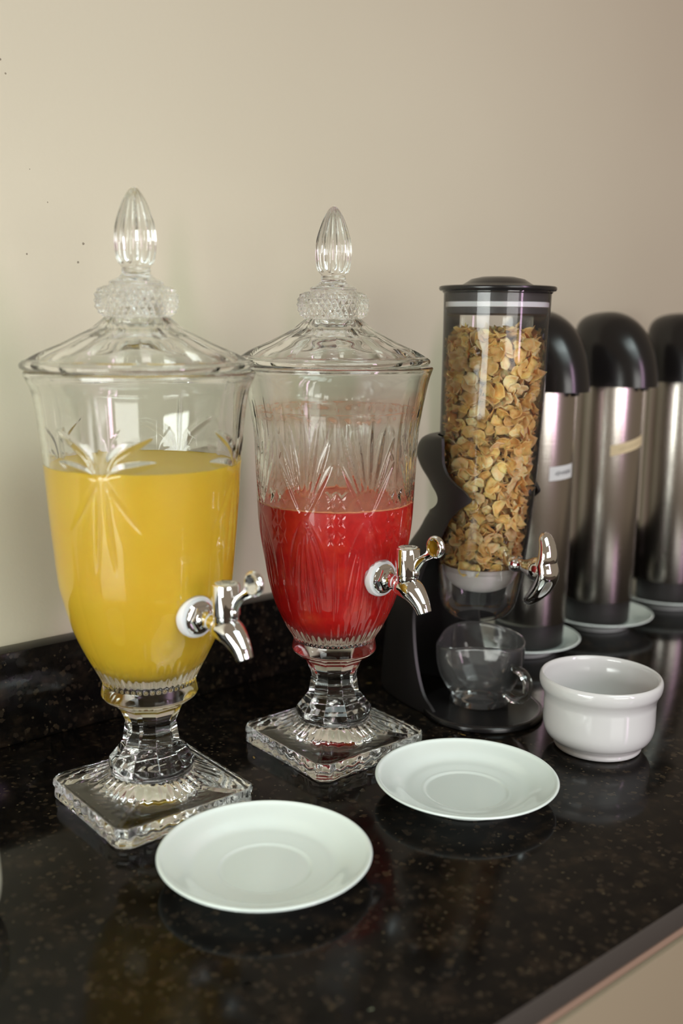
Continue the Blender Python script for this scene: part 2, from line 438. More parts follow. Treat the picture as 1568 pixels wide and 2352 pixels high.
def jar_mesh(OUT, pat, ref, parent):
    P = resample(OUT[::-1], 330)                       # upward
    r0, z0 = P[:, 0], P[:, 1]
    D = pat(TH, z0, ref)
    ribs = 0.5 - 0.5 * np.cos(48 * TH)[None, :]
    wr = (smooth01((z0 - .103) / .003) * (1 - smooth01((z0 - .116) / .020)))[:, None]
    Ro = r0[:, None] - D - ribs * wr * 0.0013
    Zo = np.repeat(z0[:, None], NT, 1)
    # lip
    rl = OUT[0][0]
    lip = [(rl - .0002, .3430), (rl - .0012, .3438), (rl - .0030, .3438), (rl - .0042, .3430)]
    # inside wall, thick at the foot
    zi = np.concatenate([np.linspace(.342, .132, 60), [.127, .122, .118, .1155, .114]])
    ro = np.interp(zi, z0, r0)
    th = 0.0040 + 0.0030 * (1 - smooth01((zi - .12) / .05))
    ri = ro - th
    ri[-5:] = [ri[-6] - .0035, ri[-6] - .0085, ri[-6] - .0150, ri[-6] - .0230, 0.004]
    Rall = np.vstack([Ro] + [np.full((1, NT), a) for a, _ in lip] + [np.full((1, NT), a) for a in ri])
    Zall = np.vstack([Zo] + [np.full((1, NT), z) for _, z in lip] + [np.full((1, NT), z) for z in zi])
    o = rev('glass_jar', Rall, Zall, M_GLASS, parent, NT, cap1=True)
    return o, (ri, zi)

def pedestal(parent, rot):
    lv = [(.0362, .1028, 0), (.0363, .1005, 0), (.0370, .0985, 0), (.0377, .0962, 0), (.0376, .0938, 0), (.0366, .0918, 0.1), (.0332, .0890, .5), (.0284, .0862, 1), (.0245, .0815, 1), (.0210, .0750, 1),
          (.0198, .0700, 1), (.0196, .0645, 1), (.0203, .0585, 1), (.0222, .0525, 1), (.0252, .0475, 1), (.0295, .0430, 1), (.0325, .0395, 1), (.0336, .0360, .8), (.0336, .0330, .5), (.0326, .0310, .2), (.0326, .0298, 0)]
    P = resample(lv, 130)
    fc = facet(TH, 10)[None, :]
    R1 = P[:, 0:1] * (1 + np.clip(P[:, 2:3], 0, 1) * (fc * 1.012 - 1))
    Z1 = np.repeat(P[:, 1:2], NT, 1)
    H = 0.0602; ch = 0.0075
    ca, sa = np.abs(np.cos(TH)), np.abs(np.sin(TH))
    Rsq = np.minimum(H / np.maximum(ca, sa), (2 * H - ch) / (ca + sa))
    s = np.linspace(0, 1, 70)[1:, None]
    # slightly concave roof of the foot with radiating flutes
    Rr = 0.0326 + (Rsq[None, :] - 0.0015 - 0.0326) * s
    Zr = 0.0298 + (0.0172 - 0.0298) * (0.35 * s + 0.65 * (1 - (1 - s) ** 1.6))
    win = smooth01(s / .06) * (1 - smooth01((s - .30) / .45))
    fl = np.abs(np.sin(16 * TH))[None, :]
    Zr = Zr - 0.0007 * (fl * win)
    # rolled edge and scalloped side, two tiers
    side_u = np.where(np.abs(np.cos(TH)) > np.abs(np.sin(TH)), np.tan(np.arcsin(np.clip(np.sin(TH), -1, 1))) * np.sign(np.cos(TH)), 1 / np.where(np.abs(np.tan(TH)) < 1e-6, 1e-6, np.tan(TH)))
    wave = np.cos(side_u * PI * 9)
    corner = smooth01((0.93 - np.abs(np.clip(side_u, -1, 1))) / .06)
    rows = []
    for dz, dr, aw, zw in ((.0170, -.0004, 0, 0), (.0160, .0, .0002, 0), (.0135, .0003, .0009, .0002), (.0110, 0, .0012, .0004), (.0090, -.0006, .0, .0005), (.0070, 0, -.0012, .0004), (.0045, .0004, -.0010, .0002), (.0022, .0, -.0003, .0), (.0010, -.0005, 0, 0), (.0004, -.0014, 0, 0)):
        rows.append((Rsq + dr + 0.7 * aw * wave * corner, np.full(NT, dz) + zw * wave * corner))
    Rs = np.array([a for a, _ in rows]); Zs = np.array([b for _, b in rows])
    und = [(-.0060, .0004), (-.0085, .0020), (-.0105, .0035)]
    Ru = np.array([Rsq + a for a, _ in und]); Zu = np.array([np.full(NT, z) for _, z in und])
    Rc = np.array([np.full(NT, .030), np.full(NT, .012)]); Zc = np.array([np.full(NT, .0050), np.full(NT, .0056)])
    R = np.vstack([R1, Rr, Rs, Ru, Rc])[::-1]; Z = np.vstack([Z1, np.broadcast_to(Zr, Rr.shape), Zs, Zu, Zc])[::-1]
    o = rev('pedestal_foot', R, Z, M_GLASS, parent, NT, cap0=True)
    o.rotation_euler.z = rot
    return o

def lid(parent, rim, off, ref):
    L = thing  # noqa
    n = 420; T = np.linspace(0, 2 * PI, n, endpoint=False)
    # outer surface bottom -> top
    seg = []
    flange = resample([(rim - .0062, .3442), (rim - .0030, .3444), (rim - .0008, .3456), (rim, .3476), (rim - .0004, .3494), (rim - .0022, .3510)], 24)
    roof = resample([(rim - .0022, .3510), (rim * .86, .3565), (rim * .69, .3626), (rim * .52, .3695), (.0345, .3745), (.0285, .3792), (.0243, .3826)], 110)
    wr = smooth01(np.linspace(0, 1, 110) / .07) * (1 - .65 * smooth01((np.linspace(0, 1, 110) - .3) / .7))
    fl = np.abs(np.sin(7 * (T - ref)))[None, :]
    Rroof = roof[:, 0:1] - 0.0026 * wr[:, None] * fl * np.clip(roof[:, 0:1] / rim, .3, 1)
    Zroof = roof[:, 1:2] - 0.0013 * wr[:, None] * fl
    wf = np.linspace(0, 1, 24)[:, None] ** 2
    Rf = flange[:, 0:1] - .0004 * wf * fl; Zf = flange[:, 1:2] + 0 * fl
    col = resample([(.0243, .3826), (.0262, .3845), (.0288, .3880), (.0299, .3935), (.0297, .3975), (.0283, .4015), (.0258, .4038), (.0215, .4052)], 90)
    uz = np.linspace(0, 3.2, 90)[:, None]; ut = (T * 17 / PI)[None, :]
    stud = np.minimum(np.abs(((ut + uz) % 1) - .5), np.abs(((ut - uz) % 1) - .5)) * 2
    wc = (smooth01(np.linspace(0, 1, 90) / .08) * (1 - smooth01((np.linspace(0, 1, 90) - .88) / .12)))[:, None]
    stud = 1 - np.clip(np.maximum(np.abs(((ut + uz) % 1) - .5), np.abs(((ut - uz) % 1) - .5)) * 2, 0, 1)
    Rcol = col[:, 0:1] - .0014 * wc + .0026 * stud * wc; Zcol = col[:, 1:2] + 0 * ut
    neck = resample([(.0215, .4052), (.0200, .4058), (.0197, .4070), (.0190, .4085), (.0135, .4112), (.0112, .4130), (.0102, .4150), (.0106, .4162), (.0101, .4178), (.0106, .4192)], 50)
    R = np.vstack([Rf, Rroof, Rcol, np.repeat(neck[:, 0:1], n, 1)]); Z = np.vstack([Zf, Zroof, Zcol, np.repeat(neck[:, 1:2], n, 1)])
    # finial, part of the same pour: own mesh continuing the wall
    fin = resample([(.0106, .4192), (.0124, .4212), (.0143, .4262), (.0152, .4340), (.0152, .4400), (.0143, .4480), (.0121, .4555), (.0088, .4642), (.0056, .4698), (.0029, .4733), (.0006, .4746)], 90)
    wv = smooth01(np.linspace(0, 1, 90) / .10) * (1 - smooth01((np.linspace(0, 1, 90) - .93) / .07))
    ff = np.abs(np.sin(7 * (T - ref)))[None, :]
    Rfin = fin[:, 0:1] * (1 - .085 * wv[:, None] * (1 - ff)); Zfin = fin[:, 1:2] + 0 * ff
    # inside of the lid, joined at the flange foot
    ins = resample([(rim - .0062, .3442), (rim - .0075, .3436), (rim - .0085, .3420), (rim - .0105, .3418), (rim - .0125, .3440), (rim * .76, .3520), (rim * .60, .3590), (.0400, .3650), (.0300, .3690), (.0235, .3730), (.0205, .3800), (.0195, .3900), (.0150, .3960), (.0040, .3975)], 90)[::-1]
    Ri = np.repeat(ins[:-1, 0:1], n, 1); Zi = np.repeat(ins[:-1, 1:2], n, 1)
    o = rev('lid', np.vstack([Ri, R]), np.vstack([Zi, Z]), M_GLASS, parent, n, cap0=True)
    f = rev('finial', Rfin, Zfin, M_GLASS, o, n, cap1=True)
    o.location = off
    return o

def tap(parent, f0, fd, z, rot, jr):
    """chrome tap facing -Y of the parent, turned by rot; f0 = jar surface distance, fd = extra reach"""
    t = bpy.data.objects.new('tap', None); C.objects.link(t); t.parent = parent; t.rotation_euler.z = rot; t.location = (0, 0, z)
    def axis_lathe(name, prof, m, nn=64, ang=30, fac=None):
        P = np.array(prof, float); th = np.linspace(0, 2 * PI, nn, endpoint=False)
        V = []; 
        for r, f in P:
            rr = r * (facet(th, fac) if fac and f > 0 else np.ones(nn))
            for j in range(nn): V.append((rr[j] * math.cos(th[j]), -(abs(f)), rr[j] * math.sin(th[j])))
        F = [tuple(q) for q in grid_faces(len(P), nn, True).tolist()]
        V.append((0, -abs(P[0][1]), 0)); k = len(V) - 1; F += [(k, j, (j + 1) % nn) for j in range(nn)]
        V.append((0, -abs(P[-1][1]), 0)); k = len(V) - 1; o = (len(P) - 1) * nn; F += [(k, o + (j + 1) % nn, o + j) for j in range(nn)]
        ob = finish(name, arr_mesh(name, V, F), m, t); return flat_by_angle(ob, ang)
    a = f0
    axis_lathe('washer', [(.0140, -(a - .0045)), (.0158, -(a - .002)), (.0160, -(a + .0015)), (.0150, -(a + .0040)), (.010, -(a + .0044))], M_WHITEPLASTIC)
    axis_lathe('nut', [(.0124, -(a + .0044)), (.0124, -(a + .0056)), (.0118, -(a + .0062)), (.0103, a + .0064), (.0100, a + .0100), (.0088, a + .0112), (.0066, -(a + .0114))], M_CHROME, 120, 20, 6)
    axis_lathe('neck', [(.0074, -(a + .0110)), (.0060, -(a + .0128)), (.0054, -(a + .0150)), (.0056, -(a + .0190)), (.0064, -(a + .0225 + fd)), (.0070, -(a + .0300 + fd))], M_CHROME)
    c = a + .0330 + fd                                    # valve axis
    prof = [(.0088, .0035), (.0090, .0040), (.0090, .0085), (.0086, .0088), (.0098, .0092), (.0099, .0100), (.0099, .0300), (.0096, .0312), (.0088, .0318), (.0080, .0319), (.0078, .0316)]
    v = lathe('valve_cap', prof, M_CHROME, t, 64, True, True, ang=30); v.location = (0, -c, 0)
    d = lathe('cap_insert', [(.0076, .0316), (.0076, .0321), (.0070, .0323)], M_CAPTOP, v, 48, True, True, ang=30)
    for a0 in (0.3, 2.4, 4.5):                            # printed arrow arcs
        pts = [(math.cos(a0 + q) * .0060, math.sin(a0 + q) * .0060, .03235) for q in np.linspace(0, 1.15, 9)]
        tube('printed_arrow', pts, [.00022] * 7 + [.0005, .00008], M_INK, v, 6, side=Vector((0, 0, 1)))
    for k, (txt, yy) in enumerate((('OPEN', .0012), ('OPEN', -.0026))):
        cu = bpy.data.curves.new('printed_word', 'FONT'); cu.body = txt; cu.size = .0031; cu.extrude = .00005; cu.align_x = 'CENTER'
        tmp = bpy.data.objects.new('tmp', cu); C.objects.link(tmp)
        bpy.context.view_layer.update()
        me = bpy.data.meshes.new_from_object(tmp.evaluated_get(bpy.context.evaluated_depsgraph_get()))
        bpy.data.objects.remove(tmp); me.materials.clear(); me.materials.append(M_INK)
        ob = bpy.data.objects.new('printed_word', me); C.objects.link(ob); ob.parent = v
        ob.location = (0, yy, .03236); ob.rotation_euler.z = -0.7
    # curved spout
    pts = [(0, -(c - .0115), .0005), (0, -(c - .0070), -.0010), (0, -c, -.0012), (0, -(c + .0065), -.0030), (0, -(c + .0125), -.0075), (0, -(c + .0175), -.0130), (0, -(c + .0208), -.0190)]
    tube('spout', pts, [.0052, .0088, .0098, .0098, .0084, .0070, .0060], M_CHROME, t, 32, 40)
    o = tube('spout_opening', [(0, -(c + .0206), -.0186), (0, -(c + .02095), -.0193)], [.0044, .0044], M_INK, t, 24)
    o = lathe('collar', [(.0089, -.0005), (.0092, .0005), (.0092, .0036), (.0088, .0040)], M_CHROME, t, 64, ang=30); o.location = (0, -c, 0)
    # lever with a round dished end
    lv = [(0, -(c + .0075), .0160), (0, -(c + .0135), .0222), (0, -(c + .0190), .0265), (0, -(c + .0235), .0295), (0, -(c + .0270), .0330)]
    h = tube('lever', lv, [.0056, .0040, .0030, .0038, .0060], M_CHROME, t, 24, 24, sx=.42)
    bm = bmesh.new(); bmesh.ops.create_uvsphere(bm, u_segments=40, v_segments=24, radius=1)
    cen = Vector((0, -(c + .0312), .0375))
    for v_ in bm.verts:
        q = v_.co.copy(); dish = 0.0
        rr = math.hypot(q.y, q.z)
        xx = q.x * .0046
        if rr < .72: xx *= .45 + .25 * (rr / .72) ** 2
        v_.co = cen + Vector((xx, q.y * .0092, q.z * .0092))
    k = bmo('lever_knob', bm, M_CHROME, h)
    # small stop lug under the lever
    lug = lathe('stop_lug', [(.0030, .0080), (.0034, .0086), (.0034, .0150), (.0028, .0158)], M_CHROME, t, 24, True, True, ang=40); lug.location = (0, -(c + .0085), 0)
    return t

def dispenser(loc, OUT, pat, ref, rot, rim, lidoff, tapargs, label):
    root = thing('drink_dispenser', label, 'drink dispenser', loc, 'glass drink dispensers on the counter')
    j, inner = jar_mesh(OUT, pat, ref, root)
    pedestal(root, rot)
    lid(root, rim, lidoff, ref)
    tap(root, *tapargs)
    return root, inner
REF1 = math.atan2(-.6808, -.3791); REF2 = math.atan2(-.6743, -.5627)
D1LOC, D2LOC = Vector((.3791, .6808, 0)), Vector((.5627, .6743, 0))
ROT = -0.012
E1 = 0.0002
root1, in1 = dispenser(D1LOC + Vector((0, 0, E1)), OUT1, pattern1, REF1 - math.radians(24), ROT, .0855, (-.0015, .0012, 0), (.0628, .0035, .1680, math.radians(4), 0),
                       'tall glass dispenser of orange juice with plain swirl-cut jar, left')
root2, in2 = dispenser(D2LOC + Vector((0, 0, E1)), OUT2, pattern2, REF2 - math.radians(22), ROT, .0830, (-.0028, .0020, 0), (.0592, .0, .1695, 0, 0),
                       'tall glass dispenser of red juice with fan-cut jar, middle')
def juice(name, label, inner, level, loc, m, over, wob=0.0):
    ri, zi = inner; ri = ri[::-1]; zi = zi[::-1]
    zz = np.concatenate([zi[zi < level - .001], [level - .0006, level]])
    rr = np.interp(zz, zi, ri) + over
    rr[0] = max(rr[0], .004)
    zz = zz.copy(); zz[:-2] -= over * smooth01((.13 - zz[:-2]) / .01)
    top = [(rr[-1] - .0012, level - .0004), (rr[-1] - .004, level - .0007), (.02, level - .0007), (.003, level - .0007)]
    rr = np.concatenate([rr, [a for a, _ in top]]); zz = np.concatenate([zz, [b for _, b in top]])
    o = rev(name, rr, zz, m, None, 160, True, True, loc)
    tag(o, label, 'juice'); return o
oj = juice('orange_juice', 'bright orange-yellow juice filling the left glass dispenser', in1, .2757, D1LOC + Vector((0, 0, E1)), M_OJ, .0009)
rj = juice('red_juice', 'bright red pulpy juice in the middle glass dispenser', in2, .2277, D2LOC + Vector((0, 0, E1)), M_RJ, .0009)
# pulp film left on the inner glass above the red juice
ri, zi = in2
zz = np.linspace(.2275, .330, 150); nn = 300; T = np.linspace(0, 2 * PI, nn, endpoint=False)
rr = np.interp(zz, zi[::-1], ri[::-1]) - .0005
o = rev('pulp_film', rr, zz, M_FILM, rj, nn)
at = o.data.attributes.new('amount', 'FLOAT', 'POINT')
vals = np.zeros((150, nn))
for i, z in enumerate(zz):
    for j, t in enumerate(T):
        p = Vector((math.cos(t) * 2.2, math.sin(t) * 2.2, z * 30))
        a = noise.noise(p * 1.3); b_ = noise.noise(p * 6.0); c_ = noise.noise(Vector((math.cos(t) * 14, math.sin(t) * 14, z * 260)))
        top = .2465 + .004 * a
        v = 0
        v = .34 + .16 * b_
        v = max(0, v) * (1 - smooth01((z - top + .004) / .009)) + .34 * math.exp(-max(0, z - top) / (.022 + .012 * a)) * smooth01((z - top + .004) / .009)
        band = math.exp(-((z - (.3035 + .0010 * a)) / .0055) ** 2)
        v = max(v, band * (.28 + .55 * max(0, c_) + .25 * b_))
        line = math.exp(-((z - (.3078 + .0012 * a)) / .0008) ** 2); v = max(v, line * (.45 + .4 * b_))
        right = .5 + .5 * math.cos(t - (REF2 + 1.2))
        if z > .30: v = max(v, .22 * right * (1 - smooth01((z - .318) / .006)))
        v = max(v, .07 * (1 - smooth01((z - .30) / .01)))
        vals[i, j] = max(0, min(.85, v))
at.data.foreach_set('value', vals.ravel())
# foam line where juice meets glass
pts = []; rfo = float(np.interp(.2278, zi[::-1], ri[::-1]))
bm = bmesh.new(); prev = None; n = 220; rows = []
for j in range(n):
    t = 2 * PI * j / n; wv = .0006 * noise.noise(Vector((math.cos(t) * 9, math.sin(t) * 9, 1)))
    ring = [bm.verts.new(((rfo - .0004 + .0010 * math.cos(q)) * math.cos(t), (rfo - .0004 + .0010 * math.cos(q)) * math.sin(t), .2281 + wv + (.0009) * math.sin(q))) for q in np.linspace(0, 2 * PI, 6, endpoint=False)]
    rows.append(ring)
for j in range(n):
    A, B = rows[j], rows[(j + 1) % n]
    for k in range(6): bm.faces.new((A[k], A[(k + 1) % 6], B[(k + 1) % 6], B[k]))
bmo('foam_line', bm, M_FOAM, rj)

# ------------------------------------------------------------------ saucers and bowl
def saucer(name, loc, R, zr, well, label, group, m=M_PORC):
    foot = R * .56
    out = [(.001, .0030), (foot - .004, .0030), (foot - .003, .0004), (foot - .0005, .0001), (foot + .001, .0012), (foot + .003, .0040), (R * .80, zr - .0070), (R - .004, zr - .0032), (R - .0008, zr - .0018), (R, zr - .0008), (R - .0006, zr), (R - .0024, zr - .0002)]
    inn = [(R * .93, zr - .0022), (R * .80, zr - .0062), (R * .68, zr - .0105), (R * .58, .0075), (R * well + .003, .0062), (R * well + .0012, .0061), (R * well - .0010, .0052), (R * well - .005, .0050), (.001, .0050)]
    P = np.array(out + inn, float)
    Pa = resample(out, 60); Pb = resample([out[-1]] + inn, 70)
    P = np.vstack([Pa, Pb[1:]])
    o = rev(name, P[:, 0], P[:, 1], m, None, 160, True, True, loc)
    tag(o, label, 'saucer', group); return o
saucer('saucer', (.3833, .5325, .0002), .075, .0195, .43, 'white saucer nearest the camera, in front of the orange juice dispenser', 'empty white saucers')
saucer('saucer', (.5806, .5263, .0002), .0745, .0195, .45, 'white saucer between the red juice dispenser and the white bowl', 'empty white saucers')
bowl = [(.001, .0050), (.030, .0050), (.0330, .0010), (.0370, .0002), (.0396, .0010), (.0404, .0030), (.0402, .0055), (.0420, .0080), (.0470, .0120), (.0500, .0180), (.0512, .0260), (.0511, .0420), (.0512, .0480), (.0528, .0530), (.0553, .0580), (.0562, .0625), (.0560, .0660), (.0550, .0680), (.0538, .0688)]
bin_ = [(.0538, .0688), (.0524, .0680), (.0516, .0655), (.0510, .0600), (.0492, .0520), (.0480, .0440), (.0476, .0280), (.0455, .0170), (.0380, .0100), (.020, .0080), (.001, .0078)]
P = np.vstack([resample(bowl, 120), resample(bin_, 80)[1:]])
P[:, 0] *= .975
o = rev('bowl', P[:, 0], P[:, 1], M_PORCW, None, 160, True, True, (.7503, .5211, .0002))
tag(o, 'small deep white porcelain bowl with rolled rim at the right', 'bowl')
cup_o = [(.001, .003), (.020, .003), (.024, .0005), (.030, .001), (.0372, .008), (.0400, .020), (.0398, .034), (.0385, .048), (.0375, .0505), (.0362, .0490), (.0372, .034), (.0375, .020), (.033, .010), (.001, .008)]
P = resample(cup_o, 110)
o = rev('cup', P[:, 0], P[:, 1], simple('pale_green_porcelain', (.50, .52, .40), .2), None, 96, True, True, (.1880, .6200, .0002))
tag(o, 'pale cup just cut off by the left edge of the photo', 'cup')

# ------------------------------------------------------------------ pump flasks on saucers
def airpot(x, y, label, tape=None):
    root = thing('pump_flask', label, 'vacuum flask', (x, y, .0078), 'steel pump flasks in a row')
    z0 = -.0065
    lathe('base_ring', [(.001, .0004), (.0385, .0004), (.0400, .0020), (.0408, .0300), (.0400, .0305)], M_BLACKR, root, 96, True, True, ang=40)
    lathe('steel_body', [(.0405, .0292), (.0420, .0300), (.0423, .0320), (.0423, .2960), (.0419, .3000), (.0405, .3012)], M_STEEL, root, 128, False, False, ang=40)
    lathe('shoulder_ring', [(.0404, .2990), (.0432, .3005), (.0438, .3040), (.0434, .3085), (.0400, .3090)], M_BLACK, root, 96, True, True, ang=40)
    # domed pump head that overhangs forward (-Y)
    nr, nn = 40, 96; V = []
    for i in range(nr):
        q = i / (nr - 1); h = 1 - (1 - q) ** 2.2
        kx = (1 - h ** 4.2) ** .5; kb = (1 - h ** 12) ** .5; kf = (1 - h ** 2.2) ** .5
        for j in range(nn):
            t = 2 * PI * j / nn; cx, cy = math.cos(t), math.sin(t)
            ry = .0450 * kb if cy > 0 else (.0450 + .0170 * smooth01(-cy)) * kf
            V.append((cx * .0452 * kx, cy * ry + .004 * h, .3010 + z0 + .004 + .0885 * h))
    F = [tuple(f) for f in grid_faces(nr, nn).tolist()]
    V.append((0, 0, .3010 + z0 + .004)); c0 = len(V) - 1; F += [(c0, (j + 1) % nn, j) for j in range(nn)]
    hd = finish('pump_head', arr_mesh('pump_head', V, F), M_BLACK, root); flat_by_angle(hd, 60)
    tube('pour_spout', [(0, -.046, .302), (0, -.049, .298), (0, -.050, .294)], [.0065, .0055, .0045], M_BLACK, root, 20, 12)
    if tape:
        ang, z, w_, h_, tilt, m_, mi, txt = tape
        V = []; nn = 14
        for i in range(2):
            for j in range(nn):
                u = (j / (nn - 1) - .5) * w_
                v = (i - .5) * h_ + math.tan(tilt) * u
                t = ang + u / .0424
                V.append((.04255 * math.cos(t), .04255 * math.sin(t), z + v))
        for i in range(2):
            for j in range(nn):
                x_, y_, z_ = V[i * nn + j]; V.append((x_ * .9975, y_ * .9975, z_))
        F = []
        for j in range(nn - 1):
            F += [(j, j + 1, nn + j + 1, nn + j), (2 * nn + j, 3 * nn + j, 3 * nn + j + 1, 2 * nn + j + 1)]
        lb = finish('paper_label', arr_mesh('paper_label', V, F), m_, root)
        # smudgy hand-lettering: short pen strokes
        rnd = random.Random(3); m_n = 11
        for k in range(m_n):
            u = (-.30 + .62 * k / (m_n - 1)) * w_; t = ang + u / .0424; v0 = math.tan(tilt) * u
            hgt = h_ * rnd.choice([.16, .20, .26])
            p = [(.04268 * math.cos(t + .0 ), .04268 * math.sin(t), z + v0 - hgt * .6), (.04268 * math.cos(t + .03), .04268 * math.sin(t + .03), z + v0 + hgt * .6)]
            tube('pen_stroke', p, [.00040, .00035], mi, lb, 6, side=Vector((0, 0, 1)) if False else Vector((math.cos(t), math.sin(t), 0)))
    return root
vdir = lambda x, y: math.atan2(-y, -x)
SA = dict(R=.070, zr=.0180, well=.45)
saucer('saucer', (.914, .751, .0002), .070, .0180, .45, 'white saucer under the steel flask directly behind the cereal dispenser', 'saucers under the flasks')
saucer('saucer', (1.069, .755, .0002), .070, .0180, .45, 'white saucer under the middle steel flask with cream tape', 'saucers under the flasks')
saucer('saucer', (1.226, .755, .0002), .070, .0180, .45, 'white saucer under the steel flask cut off by the right edge', 'saucers under the flasks')
airpot(.924, .747, 'steel pump flask with white label, partly hidden behind the cereal dispenser', (vdir(.924, .747) + math.radians(45), .2085, .036, .0158, math.radians(4), M_LABEL, M_INK, ''))
airpot(1.069, .755, 'middle steel pump flask with a cream tape label', (vdir(1.069, .755) + math.radians(42), .2275, .052, .0130, math.radians(13), M_TAPE, M_TAPEINK, ''))
airpot(1.226, .755, 'steel pump flask at the right edge, farthest in the row', (vdir(1.226, .755) + math.radians(55), .2360, .030, .0140, 0.0, M_LABEL, M_INK, ''))

# ------------------------------------------------------------------ cereal dispenser
CX, CY = .7310, .6450
cd = thing('cereal_dispenser', 'clear tube cereal dispenser on a black stand with a chrome knob', 'cereal dispenser', (CX, CY, 0.0002))
tubeP = np.array([(.0194, .0960, .012), (.0260, .0975, .0115), (.0320, .1020, .011), (.0365, .1100, .0105), (.0397, .1250, .0100), (.0420, .1400, .0098), (.0432, .1530, .0095), (.0452, .1900, .0072), (.0466, .2340, .0046),
                  (.0476, .2759, .0028), (.0484, .3170, .0014), (.0489, .3700, .0004), (.0494, .4085, .0)])
tp = resample(tubeP, 70)
rev('clear_tube', tp[:, 0], tp[:, 1], M_CLEAR, cd, 120, shift=tp[:, 2])
def tube_at(z): return float(np.interp(z, tp[:, 1], tp[:, 0])), float(np.interp(z, tp[:, 1], tp[:, 2]))
lathe('tube_rim', [(.0494, .4070), (.0506, .4080), (.0506, .4092), (.0490, .4094)], M_CLEAR, cd, 96, ang=40)
L_ = lathe('lid', [(.001, .4088), (.0500, .4088), (.0532, .4096), (.0540, .4112), (.0536, .4130), (.0520, .4138), (.0440, .4140), (.0330, .4148)] +
           [(.0300, .4165), (.0245, .4200), (.0150, .4222), (.001, .4228)], M_BLACK, cd, 128, ang=45)
lathe('lid_plug', [(.0440, .4086), (.0462, .4080), (.0462, .3890), (.0440, .3875), (.001, .3875)][::-1], M_DARKRUB, L_, 96, ang=40)
lathe('seal_ring', [(.0462, .3945), (.0474, .3950), (.0474, .3992), (.0462, .3997)], M_WHITEPLASTIC, L_, 96, ang=40)
for z_, da in ((.3690, 0), (.2250, 0)):
    r_, s_ = tube_at(z_)
    t = math.radians(-77)
    bm = bmesh.new(); bmesh.ops.create_uvsphere(bm, u_segments=16, v_segments=10, radius=.0022)
    for v in bm.verts: v.co = Vector((r_ * math.cos(t), r_ * math.sin(t) + s_, z_)) + Vector((v.co.x, v.co.y * .35, v.co.z * 1.5))
    bmo('rivet', bm, M_BLACKR, cd)
# black wrap-around stand: one swept shell, thick
def stand():
    # z, back reach, y of the front edge (behind axis +), half gap at the back (deg)
    S = [(.2755, .052, .018), (.2735, .064, .0165), (.2690, .074, .0155), (.2620, .080, .0150), (.2547, .082, .0145), (.2480, .079, .0125), (.2405, .0725, .0070), (.2340, .064, -.003), (.2290, .058, -.0130), (.2235, .0545, -.0190), (.2205, .0535, -.0215), (.2160, .0535, -.0165), (.2100, .0545, -.0080), (.2000, .0580, .0030),
         (.1900, .066, .0100), (.1791, .074, .0165), (.1600, .0910, .0310), (.1353, .1080, .0442), (.1100, .1160, .0500), (.0870, .1210, .0520), (.0509, .1280, .0460), (.0213, .1310, .0340), (.0090, .1320, .0200), (.0006, .1320, .0105)]
    P = resample(S, 150)
    na = 40
    bm = bmesh.new()
    def shell(sgn, joined_rows):
        pass
    grid = {}
    def pt(i, sgn, k, inner):
        z, Rb, yf = P[i]
        A1 = math.acos(max(-.98, min(.98, yf / Rb)))
        gap = 0.0
        if .198 < z < .2330: gap = math.radians(66) * math.sin(PI * (z - .198) / .035) ** .45
        A0 = min(gap, A1 - .15)
        a = A0 + (A1 - A0) * k / (na - 1)
        off = .0030 if inner else 0.0
        return Vector((sgn * (.0528 - off) * math.sin(a) ** .8 if a > 0 else 0, (Rb - off) * math.cos(a), z))
    for sgn in (1, -1):
        rows = [[(bm.verts.new(pt(i, sgn, k, False)), bm.verts.new(pt(i, sgn, k, True))) for k in range(na)] for i in range(len(P))]
        for i in range(len(P) - 1):
            for k in range(na - 1):
                a, b_, c_, d_ = rows[i][k], rows[i][k + 1], rows[i + 1][k + 1], rows[i + 1][k]
                bm.faces.new((a[0], b_[0], c_[0], d_[0])); bm.faces.new((a[1], d_[1], c_[1], b_[1]))
            for k in (0, na - 1):
                a, d_ = rows[i][k], rows[i + 1][k]
                bm.faces.new((a[0], d_[0], d_[1], a[1]))
        for i in (0, len(P) - 1):
            for k in range(na - 1):
                a, b_ = rows[i][k], rows[i][k + 1]
                bm.faces.new((a[0], a[1], b_[1], b_[0]))
    bmesh.ops.remove_doubles(bm, verts=bm.verts, dist=.00005)
    o = bmo('stand', bm, M_BLACKR, cd); flat_by_angle(o, 50); return o
stand()
lathe('base_plate', [(.001, .0000), (.0585, .0000), (.0600, .0012), (.0600, .0050), (.0588, .0062), (.0560, .0066), (.0540, .0060), (.001, .0060)], M_BLACK, cd, 128, ang=50)
# frosted portion wheel inside the chamber
prof = [(.001, .1225), (.012, .1232), (.022, .1262), (.030, .1320), (.0350, .1400), (.0368, .1470), (.0375, .1500), (.0362, .1502), (.0350, .1472), (.0330, .1400), (.028, .1335), (.020, .1282), (.001, .1250)]
o = lathe('portion_wheel', prof, M_SCOOP, cd, 96, rows=60, ang=60); o.location = (0, .009, 0)
lathe('chamber_ring', [(.0392, .1455), (.0405, .1460), (.0405, .1500), (.0392, .1505)], M_CLEAR, cd, 96, ang=60, loc=(0, .009, 0))
